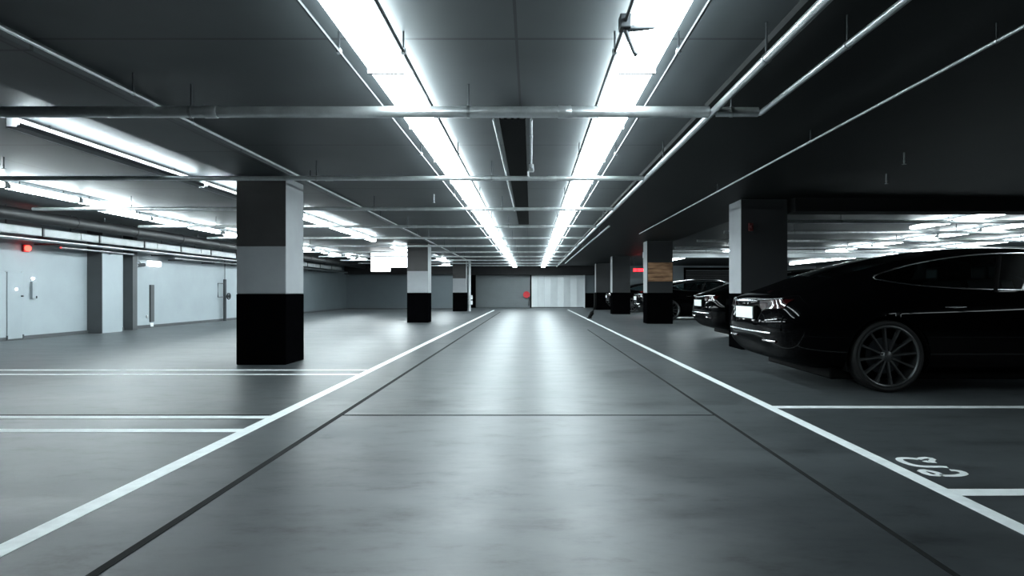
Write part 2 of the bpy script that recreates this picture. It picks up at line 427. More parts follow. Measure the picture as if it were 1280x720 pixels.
for i, y in enumerate(PY):
    r = .042 if i == 0 else .028
    pipe_thing('cross_pipe', f'{ordinal(i)} shiny pipe from the near end running across under the aisle light strips', [(-8.1, y, PZ), (1.332, y, PZ)], r, M['pipe'],
               joints=[(.25, y, PZ), (-2.4, y, PZ)], hang=[(-.47, y, PZ), (-2.55, y, PZ), (-6.5, y, PZ)], group='pipes across the aisle ceiling')
# pipe along the right of the aisle, joined by the cross pipes
pipe_thing('sprinkler_main', 'long bright pipe running down the right of the aisle ceiling', [(1.36, 1.5, PZ), (1.36, 34, PZ)], .026, M['pipe'],
           hang=[(1.36, y, PZ) for y in (3.7, 6.6, 12, 18, 26)])
pipe_thing('branch_pipe', 'stub of the nearest cross pipe right of the main aisle pipe', [(1.388, 4.8, PZ), (1.70, 4.8, PZ)], .036, M['pipe'], hang=[(1.5, 4.8, PZ)])
pipe_thing('branch_pipe', 'short bright pipe beyond the main aisle pipe, ending at the nearest cross pipe', [(1.73, 1.5, PZ), (1.73, 4.84, PZ)], .019, M['pipe'], joints=[(1.73, 4.74, PZ)], hang=[(1.73, 3.5, PZ)])
pipe_thing('branch_pipe', 'thin pipe beside the main aisle pipe at the far end', [(1.60, 13.2, PZ), (1.60, 30, PZ)], .018, M['pipe'], joints=[(1.60, 13.2, PZ), (1.6, 17, PZ)], hang=[(1.60, 15, PZ), (1.6, 20, PZ)])
pipe_thing('conduit', 'thin conduit line along the ceiling above the right-hand parked cars', [(2.62, 1.5, 2.352), (2.62, 15.5, 2.352)], .011, M['pipe'], hang=[(2.62, 3.6, 2.352), (2.62, 6.0, 2.352), (2.62, 9, 2.352)])
pipe_thing('conduit', 'thin conduit line along the ceiling beside the left column row', [(-2.83, 1.5, 2.352), (-2.83, 30, 2.352)], .010, M['pipe'], hang=[(-2.83, 4.55, 2.352), (-2.83, 5.35, 2.352), (-2.83, 8.2, 2.352), (-2.83, 12, 2.352), (-2.83, 16, 2.352)])

# central cable tray between the strips
ct = thing('cable_tray', 'dark cable tray in the middle of the ceiling between the two light strips', 'cable tray', (-.16, 5.42, 2.40))
MB().box(-.11, .11, 0, 8.4, 0, .006).box(-.11, -.104, 0, 8.4, 0, .05).box(.104, .11, 0, 8.4, 0, .05).build('tray', M['liner'], ct)
for x in (-.06, .0, .05): MB().tube([(x, 0, .02), (x+.01, 4, .02), (x, 8.4, .02)], .014, 8).build('cable', M['liner'], ct, True)
for y in (.6, 3.4, 6.2): MB().tube([(-.107, y, .04), (-.107, y, .098)], .006, 8).tube([(.107, y, .04), (.107, y, .098)], .006, 8).build('hanger_rod', M['darksteel'], ct)
pipe_thing('conduit', 'thin conduit left of the central cable tray', [(-.32, 5.42, 2.40), (-.30, 11.5, 2.40)], .010, M['pipe'], hang=[(-.31, 8.6, 2.4)])
pipe_thing('conduit', 'thin conduit right of the central cable tray, ending at a small junction box', [(.0, 5.42, 2.40), (.0, 7.5, 2.40)], .012, M['pipe'], hang=[(0, 6, 2.4)])
jb = thing('junction_box', 'small metal junction box at the end of the central conduit', 'junction box', (0., 7.50, 2.36))
MB().box(-.03, .03, 0, .1, 0, .08, .006).build('box_body', M['galv'], jb)
MB().tube([(-.035, .05, -.001), (-.035, .05, -.06)], .012, 10).build('sensor', M['whiteplastic'], jb, True)

# pendant sprinkler heads
def sprinkler(loc, lbl, drop=None):
    drop = CEIL-.0005-loc[2]
    t = thing('pendant_sprinkler', lbl, 'sprinkler', loc, 'pendant sprinkler heads')
    MB().tube([(0, 0, 0), (0, 0, drop)], .009, 8).build('drop_pipe', M['galv'], t)
    MB().lathe([(0, -.035), (.022, -.034), (.022, -.031), (.006, -.028), (.010, -.004), (.014, 0), (.009, .006)], 14).build('sprinkler_deflector', M['galv'], t, True)
sprinkler((-1.55, 10.2, 2.40), 'sprinkler head hanging left of the left light strip behind the second cross pipe')
sprinkler((4.05, 6.95, 2.36), 'upper of two sprinkler heads in the dark ceiling above the nearest car')
sprinkler((4.55, 8.2, 2.36), 'lower of two sprinkler heads in the dark ceiling above the nearest car')
sprinkler((-6.1, 7.4, 2.40), 'sprinkler head in the left bay ceiling ahead of the fluorescent tubes')

# ------------------------------------------------------------------ left bay: uplight troughs, fluorescent fittings, trunking
XT = -4.45
for k, (y0, y1) in enumerate(((5.5, 8.6), (8.7, 11.8))):
    t = thing('light_trough', f'{ordinal(k)} metal trough from the near end throwing light onto the left bay ceiling', 'light trough', (XT, y0, 2.355), 'uplight troughs left of the column row')
    L = y1-y0
    MB().box(-.06, .06, 0, L, 0, .008).box(.054, .06, 0, L, .008, .04).build('trough', M['darksteel'], t)
    MB().box(-.066, -.06, 0, L, 0, .115).build('reflector', M['doorwhite'], t)
    MB().tube([(0, .1, .026), (0, L-.1, .026)], .013, 10).build('fluorescent_tube', M['tube_up'], t, True)
    for ya in (.06, L-.10): MB().box(-.02, .02, ya, ya+.04, .008, .04).build('tube_holder', M['housing'], t)
    for y in (.5, L-.5): MB().tube([(-.063, y, .11), (-.063, y, CEIL-2.356)], .006, 8).build('hanger_rod', M['darksteel'], t)
el = make_luminaire(1.4, M['lamp_far'], 'fluorescent_light', .15)
for k, y in enumerate((12.3, 13.75, 15.2, 16.65, 20.3, 21.75, 23.2)):
    o = el if k == 0 else dup(el, (XT, y, ZL))
    o.location = (XT, y, ZL)
    o['label'] = f'{ordinal(k)} fluorescent fitting behind the nearest left column, in the row continuing the metal troughs'
    o['group'] = 'fluorescent fittings continuing the metal troughs'
fl = make_luminaire(1.35, M['lamp_far'], 'fluorescent_light', .14)
rows = [(-7.22, 7.35), (-7.22, 8.78), (-7.22, 10.21), (-7.62, 11.35), (-7.62, 12.78), (-7.62, 14.21), (-7.62, 15.8), (-7.62, 17.4), (-7.62, 19.0), (-7.62, 20.6), (-7.62, 22.4), (-7.62, 24.0), (-7.55, 25.8), (-7.5, 27.6)]
for k, (x, y) in enumerate(rows):
    o = fl if k == 0 else dup(fl, (x, y, ZL))
    o.location = (x, y, ZL)
    o['label'] = f'{ordinal(k)} fluorescent fitting from the near end in the row over the left parking bays'
    o['group'] = 'fluorescent fittings over the left parking bays'
lb = thing('light_box', 'glowing white box hanging from the ceiling left of the second left column', 'light box', (-5.55, 25.0, 1.74))
MB().box(-.72, .72, 0, .18, .17, .74, .02).build('box_body', M['signwhite'], lb)
MB().box(-.72, .02, -.005, .16, 0, .17, .02).build('lower_panel', M['signwhite'], lb)
for x in (-.6, .6): MB().tube([(x, .09, .73), (x, .09, CEIL-1.741)], .008, 8).build('hanger_rod', M['darksteel'], lb)
o = make_luminaire(1.2, M['lamp_far'], 'ceiling_light', .3)
o.location = (-3.72-.72, 21.6, 2.34); tag(o, 'short bright fitting just left of the second left column head', 'ceiling light')
o = dup(o, (-3.85, 26.5, 2.34), 'short bright fitting between the second and third left columns')
o = dup(o, (-3.5-.9, 32.2, 2.34), 'short bright fitting near the rear left wall')

t = thing('ventilation_duct', 'long dark round duct running along the left wall ceiling', 'duct', (-9.0, 4, 2.30))
MB().tube([(0, 0, 0), (0, 30.5, 0)], .115, 20).build('duct_tube', M['duct'], t, True)
for k in range(16): MB().lathe([(.113, -.02), (.124, -.02), (.124, .02), (.113, .02)], 20, Matrix.Translation((0, 1+1.9*k, 0)) @ Matrix.Rotation(PI/2, 4, 'X'), closed=True).build('duct_collar', M['duct'], t)
for k in range(8): MB().tube([(0, 1.9+3.8*k, .11), (0, 1.9+3.8*k, CEIL-2.301)], .008, 8).build('hanger_rod', M['darksteel'], t)
# segmented bright trunking: each length lifts off
for k in range(14):
    y = 9.0+k*1.6
    t = thing('cable_trunking', f'{ordinal(k)} bare metal trunking length from the near end, high along the left wall', 'trunking', (-9.30, y, 2.0), 'bare metal trunking lengths along the left wall')
    MB().box(-.12, .0, 0, 1.57, 0, .16, .005).build('trunking_body', M['traybox'], t)
    MB().box(-.11, .012, .02+.5*(k % 3), .5+.5*(k % 3), .02, .15, .004).build('trunking_cover', M['traybox'], t)
    MB().box(-.125, .016, -.02, .02, -.006, .166).build('joint_strap', M['darksteel'], t)
    MB().box(-.80, -.12, .78, .82, .02, .06).build('wall_bracket', M['darksteel'], t)
    MB().tube([(-.06, .8, .16), (-.06, .8, CEIL-2.001)], .008, 8).build('hanger_rod', M['darksteel'], t)
def brackets(t, xs, ys, z):
    for y in ys: MB().box((XL if t.location.x < -9.6 and len(ys) > 1 or t.location.x > -9.6 else -9.77)-t.location.x+.002, .0, y, y+.03, -.05, -.02).build('wall_bracket', M['darksteel'], t)
t = pipe_thing('pipe', 'bright pipe below the trunking along the left wall', [(-9.50, 8, 1.945), (-9.50, 33, 1.945)], .036, M['galv'], joints=[(-9.5, y, 1.945) for y in (10.8, 13.6, 16.4, 19.2, 22)])
brackets(t, 0, (1.5, 5, 9, 13, 17, 21), 0)
t = pipe_thing('pipe', 'short bright pipe lowest on the left wall above the dark pilaster', [(-9.70, 13.2, 1.86), (-9.70, 15.6, 1.86)], .026, M['galv'])
brackets(t, 0, (1.6,), 0)
t = pipe_thing('pipe', 'short bright pipe low under the trunking towards the far end of the left wall', [(-9.70, 17.4, 1.86), (-9.70, 22.0, 1.86)], .024, M['galv'])

brackets(t, 0, (.4, 2.2, 4.1), 0)
# things on the left wall
dw = thing('door_1', 'pale flush service door at the left edge of the photo', 'door', (XL, 11.1, 0), kind='structure')
MB().box(0, .035, 1.20, 1.57, .03, 1.33, .004).build('door_leaf', M['wall'], dw)
MB().box(0, .03, .6, 1.18, .03, 1.33, .004).build('door_leaf', M['wall'], dw)
MB().box(0, .02, 1.573, 1.583, .0, 1.34).box(0, .02, 1.184, 1.194, 0, 1.34).build('door_frame', M['galv'], dw)
MB().tube([(.04, 1.53, .86), (.075, 1.53, .86), (.08, 1.50, .86)], .014, 8).build('door_handle', M['darksteel'], dw, True)
MB().box(0, .04, 1.18, 1.21, .02, .10).box(0, .04, 1.57, 1.60, .02, .10).build('hinge', M['darksteel'], dw)
for loc, lbl in (((XL, 12.93, 1.21), 'upper of two small glowing round lamps on the left wall beside the service door'), ((XL, 12.51, .995), 'lower of two small glowing round lamps on the left wall at the service door')):
    t = thing('indicator_lamp', lbl, 'lamp', loc, 'small round lamps on the left wall')
    R = Matrix.Rotation(PI/2, 4, 'Y')
    MB().lathe([(.036, 0), (.036, .02), (.028, .025), (0, .025)], 18, R).build('lamp_base', M['whiteplastic'], t, True)
    MB().lathe([(.028, .026), (.027, .04), (.018, .054), (0, .058)], 18, R).build('lamp_lens', M['spotwhite'], t, True)
t = thing('key_box', 'slim grey upright box on the left wall under the upper round lamp', 'box', (XL-.001, 12.90, .81))
MB().box(0, .05, 0, .12, 0, .34, .006).build('box_body', M['wall'], t); MB().box(.05, .06, .09, .115, .0, .05).build('box_latch', M['darksteel'], t)
t = thing('alarm_lamp', 'glowing red alarm lamp high on the left wall', 'alarm lamp', (XL-.001, 12.75, 1.75))
R = Matrix.Rotation(PI/2, 4, 'Y')
MB().box(0, .05, -.07, .07, -.01, .13, .012).build('lamp_base', M['red'], t)
MB().lathe([(.058, .05), (.058, .09), (.04, .115), (0, .128)], 20, Matrix.Translation((0, 0, .06)) @ R).build('lamp_lens', M['red_on'], t, True)
dd = thing('door_2', 'white door in a dark surround beside the pale pilaster', 'door', (XL, 16.02, 0), kind='structure')
MB().box(0, .04, .02, .84, .08, 1.78, .006).build('door_leaf', M['wall'], dd)
MB().box(0, .05, 0, .9, 0, .08).build('threshold', M['pilaster'], dd)
MB().box(.0, .07, .86, 1.02, .15, 1.13, .006).build('dark_side_panel', M['pilaster'], dd)
MB().box(.0, .05, .86, 1.02, .02, .12, .01).build('door_stop', M['whiteplastic'], dd)
MB().tube([(.04, .10, .28), (.10, .10, .28), (.10, .18, .27)], .022, 8).build('door_handle', M['darksteel'], dd, True)
MB().box(.04, .06, .70, .76, .26, .34, .008).build('lock', M['galv'], dd)
t = thing('emergency_light', 'small bright white emergency light over the white door on the left wall', 'emergency light', (XL, 16.75, 1.62))
MB().box(0, .09, 0, .58, 0, .14, .015).build('lamp_lens', M['signwhite'], t); MB().box(0, .03, -.02, .60, -.02, .16, .006).build('lamp_base', M['whiteplastic'], t)
t = thing('security_camera', 'small camera on a bracket beside the white emergency light', 'camera', (XL, 16.35, 1.66))
MB().box(0, .02, -.05, .05, -.03, .1, .006).tube([(.01, 0, .05), (.10, 0, .06), (.14, 0, .0)], .014, 8).build('camera_bracket', M['whiteplastic'], t)
MB().tube([(.12, -.14, -.05), (.15, .10, -.02)], .045, 14).build('camera_body', M['darksteel'], t, True)
MB().tube([(.118, -.155, -.052), (.12, -.14, -.05)], .036, 14).build('camera_lens', M['whiteplastic'], t, True)
t = thing('standpipe', 'dark upright pipe with a valve on the left wall near the first column', 'standpipe', (-9.98, 20.85, 0))
MB().tube([(0, 0, 0), (0, 0, 1.35)], .05, 14).build('riser', M['darksteel'], t, True)
MB().tube([(0, 0, 1.35), (0, 0, 1.95), (-.11, 0, 1.96)], .014, 8).build('thin_feed', M['darksteel'], t, True)
MB().lathe([(.09, -.02), (.11, -.02), (.11, .02), (.09, .02)], 20, Matrix.Translation((.1, .06, .80)) @ Matrix.Rotation(PI/2, 4, 'Y'), closed=True).tube([(0, 0, .8), (.12, .06, .8)], .05, 10).build('valve', M['darksteel'], t, True)
MB().tube([(-.02, 0, 1.22), (-.02, -.42, 1.22), (-.02, -.42, .78), (-.02, 0, .78)], .014, 8).build('guard_loop', M['darksteel'], t)

# ------------------------------------------------------------------ back of the garage
dr = thing('door_3', 'grey roller shutter in the centre of the rear wall', 'door', (-3.3, YB, 0), kind='structure')
sl = MB()
for k in range(20): sl.box(0.0, 3.26, -.06-.008*(k % 2), -.02, .02+.096*k, .02+.096*(k+1)-.004, .006, 1)
sl.build('shutter_curtain', M['doorgrey'], dr)
MB().box(-.28, 0, -.12, 0, 0, 1.95).box(3.24, 3.30, -.12, 0, 0, 1.95).build('shutter_guide', M['blackpaint'], dr)
dr = thing('door_4', 'white folding doors right of the grey shutter on the rear wall', 'door', (0.0, YB, 0), kind='structure')
for k in range(8):
    x0 = .02+k*.385
    ang = .035 if k % 2 else -.035
    MB().prism([(x0, -.10-ang), (x0+.38, -.10+ang), (x0+.38, -.06+ang), (x0, -.06-ang)], 'z', .05, 1.94).build('door_leaf', M['doorwhite'], dr)
MB().box(0, 3.12, -.16, -.02, 0, .04).build('bottom_track', M['pilaster'], dr)
MB().box(3.10, 3.20, -.14, 0, 0, 1.95).build('door_frame', M['doorwhite'], dr)
t = thing('fire_hose_reel', 'small red fire hose reel on the rear shutter left of the white doors', 'hose reel', (-.28, YB-.13, .42))
MB().lathe([(.0, -.05), (.2, -.05), (.2, -.035), (.13, -.035), (.13, .035), (.2, .035), (.2, .05), (0, .05)], 28, Matrix.Translation((0, 0, .36)) @ Matrix.Rotation(PI/2, 4, 'X')).build('reel', M['red'], t, True)
MB().box(-.04, .04, .04, .07, .2, .5).build('wall_bracket', M['darksteel'], t)
MB().tube([(.12, 0, .30), (.16, 0, .1), (.13, 0, -.3)], .022, 8).build('hose', M['darksteel'], t, True)
dr = thing('door_5', 'dark doorway in the rear wall of the right bays, drawn as a black shutter', 'door', (9.2, YB, 0), kind='structure')  # black slats stand in for the darkness of an open doorway
sl = MB()
for k in range(22): sl.box(0, 2.7, -.05-.006*(k % 2), -.013, .02+.1*k, .02+.1*k+.096, .006, 1)
sl.build('shutter_curtain', M['doorwaydark'], dr)
MB().box(-.1, 0, -.1, -.013, 0, 2.4).box(2.7, 2.8, -.1, -.013, 0, 2.4).box(-.1, 2.8, -.1, -.013, 2.24, 2.4).build('door_frame', M['blackpaint'], dr)
t = thing('exit_sign', 'red glowing sign hanging right of the third right-hand column', 'sign', (4.72, 28.2, 1.82))
MB().box(-.24, .24, -.03, .03, 0, .17, .01).build('sign_body', M['darksteel'], t)
MB().box(-.22, -.06, -.036, -.028, .02, .15, .004).box(-.02, .22, -.036, -.028, .02, .15, .004).build('sign_face', M['red_sign'], t)
for x in (-.2, .2): MB().tube([(x, 0, .165), (x, 0, CEIL-1.821)], .006, 8).build('hanger_rod', M['darksteel'], t)
# riser pipe by the third left column
t = thing('standpipe', 'white upright pipe with valves beside the farthest left column', 'standpipe', (-3.02, 31.35, 0))
MB().tube([(0, 0, 0), (0, 0, 2.3), (0, 0, 2.49)], .06, 14).build('riser', M['whiteplastic'], t, True)
for z in (.42, .68): MB().lathe([(0, -.10), (.11, -.10), (.12, 0), (.11, .10), (0, .10)], 16, Matrix.Translation((.04, -.03, z))).build('valve', M['whiteplastic'], t, True)
t = thing('bollard', 'thin black bent post leaning beside the right floor line', 'bollard', (2.07, 22.8, 0))
MB().lathe([(.10, 0), (.10, .02), (.04, .04), (0, .04)], 18).build('bollard_base', M['liner'], t, True)
MB().tube([(0, 0, .03), (.10, .0, .20), (.19, 0, .36), (.205, 0, .5), (.205, 0, .9)], [.06, .075, .05, .045, .045], 12).build('bollard_post', M['liner'], t, True)

# ------------------------------------------------------------------ right side bays: lamps and pipes beyond the beam
sb = make_luminaire(1.45, M['lamp_right'], 'bay_light', .2, True)
near = make_luminaire(1.45, M['lamp_unseen'], 'bay_light', .2, True)  # dim fittings out of view, added for highlights along the sedan's side
for k, (x, y) in enumerate([(7.4, -1.6), (7.4, .0), (7.4, 1.6), (7.4, 3.2), (5.9, 4.7)]):
    o = near if k == 0 else dup(near, (x, y, ZL-.05))
    o.location = (x, y, ZL-.05)
    o['label'] = f'{ordinal(k)} added unseen fitting over the nearest right bays, mirrored in the side of the large black sedan'
    o['group'] = 'added unseen fittings over the nearest right bays'
k = 0
spots = [(7.1, 20.3), (7.1, 22.1)] + [(8.7, 11.6), (8.7, 13.1)] + [(10.7, 13.6+1.6*i) for i in range(6)] + [(13.6, 15.5+1.5*i) for i in range(12)] + [(6.4, 25.6+1.6*i) for i in range(4)]  # first pair is added behind a column to brighten the pale beam
for (x, y) in spots:
    o = sb if k == 0 else dup(sb, (x, y, ZL))
    o.location = (x, y, ZL)
    rw = {7.1: 'pair added to light the pale beam', 8.7: 'short row nearest the camera', 10.7: 'middle row', 13.6: 'row along the right wall', 6.4: 'rear row beyond the pale beam'}[x]
    idx = sum(1 for q in spots[:k] if q[0] == x); o['label'] = f'{ordinal(idx)} fitting from the near end, right bays, {rw}'
    o['group'] = f'lights over the right bays, {rw}'
    k += 1
for i, y in enumerate((12.4, 14.6, 17.0, 19.6, 21.95)):
    pipe_thing('cross_pipe', f'{ordinal(i)} pipe from the beam running across the right bays ceiling', [(4.4, y, 2.30), (XR-.1, y, 2.30)], .035, M['pipe'], hang=[(6, y, 2.3), (9.7, y, 2.3), (13, y, 2.3)], group='pipes across the right bays ceiling')

# ------------------------------------------------------------------ cars
def itp(tab, u):
    if u <= tab[0][0]: return tab[0][1]
    for (a, va), (b, vb) in zip(tab, tab[1:]):
        if u <= b:
            t = (u-a)/(b-a); return va+(vb-va)*t
    return tab[-1][1]
TOP = [(0, .90), (.05, .915), (.22, .965), (.47, 1.04), (.62, 1.09), (1.11, 1.245), (1.54, 1.335), (1.97, 1.39), (2.5, 1.42), (2.9, 1.40), (3.2, 1.31), (3.6, 1.12), (3.9, .99), (4.5, .88), (4.8, .78), (4.95, .68)]
ZBOT = [(0, .26), (.5, .18), (1.0, .13), (4.2, .13), (4.9, .20)]
WID = [(0, .80), (.08, .88), (.25, .94), (.7, .975), (1.2, .985), (3.4, .965), (4.1, .955), (4.5, .90), (4.8, .80), (4.95, .66)]
ZSH = [(0, .78), (.3, .82), (.9, .855), (2.5, .845), (3.6, .83), (4.4, .76), (4.9, .62)]
BELT = [(1.02, 1.072), (1.2, 1.035), (1.5, .99), (2.0, .96), (2.5, .95), (3.0, .95), (3.5, .965)]
RAIL = [(1.02, 1.09), (1.3, 1.185), (1.6, 1.25), (2.0, 1.305), (2.5, 1.335), (2.9, 1.315), (3.2, 1.22), (3.5, 1.02)]
W8 = [(0, .66), (.2, .72), (.6, .68), (1.0, .62), (1.5, .585), (2.5, .57), (3.1, .58), (3.6, .66), (3.9, .70), (4.5, .70), (4.95, .5)]
def half_section(u):
    zb, w, zs, zt, w8 = itp(ZBOT, u), itp(WID, u), itp(ZSH, u), itp(TOP, u), itp(W8, u)
    P5 = Vector((w*.955, zs)); P8 = Vector((w8, zt-.035-.02*(1.0 < u < 3.5)))
    if 1.02 <= u <= 3.5:
        zbel, zr = itp(BELT, u), itp(RAIL, u)
        wy = lambda z: .895-.62*(z-.95)-.12*max(0, z-1.15)
        P6 = Vector((min(wy(zbel), w*.93), zbel)); P7 = Vector((wy(zr), zr))
        P8.x = min(P8.x, P7.x-.05); P8.y = max(P8.y, zr+.022)
    else:
        P6 = P5.lerp(P8, .38)+Vector((.02, .0)); P7 = P5.lerp(P8, .72)+Vector((.012, .0))
    mid = .56 if .4 < u < 4.6 else .60
    return [Vector((0, zb)), Vector((w*.78, zb)), Vector((w*.955, zb+.10)), Vector((w*.985, .40)), Vector((w, mid)), Vector((w*.99, zs-.09)),
            P5, P6, P7, P8, Vector((P8.x*.55, zt-.008)), Vector((0, zt))]
ST = [.03, .10, .22, .42, .68, .9, 1.02, 1.2, 1.45, 1.75, 2.05, 2.3, 2.6, 2.9, 3.15, 3.35, 3.5, 3.7, 3.95, 4.3, 4.6, 4.8, 4.92]
def build_car_meshes():
    bm = bmesh.new(); loops = []
    def ring(x_of, sec):
        n = len(sec); vs = []
        for i in range(n): vs.append(bm.verts.new((x_of(i), -sec[i].x, sec[i].y)))
        for i in range(n-2, 0, -1): vs.append(bm.verts.new((x_of(i), sec[i].x, sec[i].y)))
        return vs
    dx0 = [.16, .14, .06, .0, -.02, .0, .02, .03, .03, .01, -.02, -.03]
    def shrink(sec, kx, kz, zc): return [Vector((p.x*kx, zc+(p.y-zc)*kz)) for p in sec]
    s0 = half_section(.03)
    loops.append(ring(lambda i: -.035+dx0[i]*.6, shrink(s0, .45, .55, .62)))
    loops.append(ring(lambda i: -.012+dx0[i]*.9, shrink(s0, .84, .93, .62)))
    for u in ST:
        k = max(0, 1-u/.4) if u < .4 else 0
        loops.append(ring(lambda i: u+dx0[i]*k, half_section(u)))
    s1 = half_section(4.92)
    loops.append(ring(lambda i: 4.955, shrink(s1, .86, .9, .5)))
    loops.append(ring(lambda i: 4.975, shrink(s1, .5, .5, .5)))
    us = [-.04, -.01]+ST+[4.955, 4.975]
    n = len(loops[0]); half = 12
    for a in range(len(loops)-1):
        A, B = loops[a], loops[a+1]; um = (us[a]+us[a+1])/2
        for q in range(n):
            f = bm.faces.new((A[q], A[(q+1) % n], B[(q+1) % n], B[q]))
            row = q if q < half-1 else (2*(half-1)-1-q)
            f.material_index = 0
            if row == 7 and 1.02 < um < 3.5: f.material_index = 1
            if row in (9, 10) and .62 < um < 1.8: f.material_index = 2
            if row in (9, 10) and 2.9 < um < 3.7: f.material_index = 3
    def cap(L, flip):
        m = half-1
        for i in range(0, m):
            l0, l1 = L[i], L[i+1]; r0 = L[(n-i) % n]; r1 = L[n-i-1]
            vs = []
            for v in (l0, l1, r1, r0):
                if v not in vs: vs.append(v)
            if len(vs) >= 3: bm.faces.new(vs)
    cap(loops[0], 0); cap(loops[-1], 1)
    for v in bm.verts:
        if v.co.x < .95: v.co.x += .125*(1-max(v.co.x, 0)/.95)**1.0 + (.10*max(0, abs(v.co.y)-.45) if v.co.x < .3 else 0)*(1-max(v.co.x, 0)/.3)
    cl = bm.edges.layers.float.new('crease_edge')
    for e in bm.edges:
        ms = {f.material_index for f in e.link_faces}
        if len(ms) > 1: e[cl] = .75
    # crisp shoulder line
    for a in range(5, len(loops)-3):
        for q in (6, n-6):
            e = bm.edges.get((loops[a][q], loops[a+1][q]))
            if e: e[cl] = .55
    bmesh.ops.recalc_face_normals(bm, faces=bm.faces[:])
    me = bpy.data.meshes.new('car_cage'); bm.to_mesh(me); bm.free()
    ob = bpy.data.objects.new('car_cage', me); C.objects.link(ob)
    md = ob.modifiers.new('s', 'SUBSURF'); md.levels = 3; md.render_levels = 3
    dg_ = bpy.context.evaluated_depsgraph_get(); ev = ob.evaluated_get(dg_)
    full = bpy.data.meshes.new_from_object(ev)
    bpy.data.objects.remove(ob); bpy.data.meshes.remove(me)
    out = {}
    fb = bmesh.new(); fb.from_mesh(full); bvh = BVHTree.FromBMesh(fb); fb.free()
    for idx, nm in ((0, 'body'), (1, 'side'), (2, 'rear'), (3, 'front')):
        b2 = bmesh.new(); b2.from_mesh(full)
        bmesh.ops.delete(b2, geom=[f for f in b2.faces if f.material_index != idx], context='FACES')
        if idx == 0:
            for ux in (1.10, 4.06):
                cz, R = .335, .385
                kill = [f for f in b2.faces if abs(f.calc_center_median().y) > .55 and
                        math.hypot(f.calc_center_median().x-ux, f.calc_center_median().z-cz) < R]
                kv = {v for f in kill for v in f.verts}
                bmesh.ops.delete(b2, geom=kill, context='FACES')
                for v in b2.verts:
                    if v in kv if v.is_valid else False:
                        if v.is_boundary and abs(v.co.y) > .5 and v.co.z > .12:
                            d = Vector((v.co.x-ux, v.co.z-cz)); 
                            if d.length > 1e-4:
                                d = d.normalized()*R; v.co.x = ux+d.x; v.co.z = max(cz+d.y, .128)
        for f in b2.faces: f.material_index = 0; f.smooth = True
        out[nm] = b2
    return out, bvh

def chain_loops(b2):
    edges = [e for e in b2.edges if e.is_boundary]; left = set(edges); res = []
    while left:
        e = left.pop(); loop = [e.verts[0], e.verts[1]]
        while True:
            nx = [x for x in loop[-1].link_edges if x in left]
            if not nx: break
            x = nx[0]; left.discard(x); loop.append(x.other_vert(loop[-1]))
        if loop[0] == loop[-1]: loop.pop()
        res.append([v.co.copy() for v in loop])
    return res

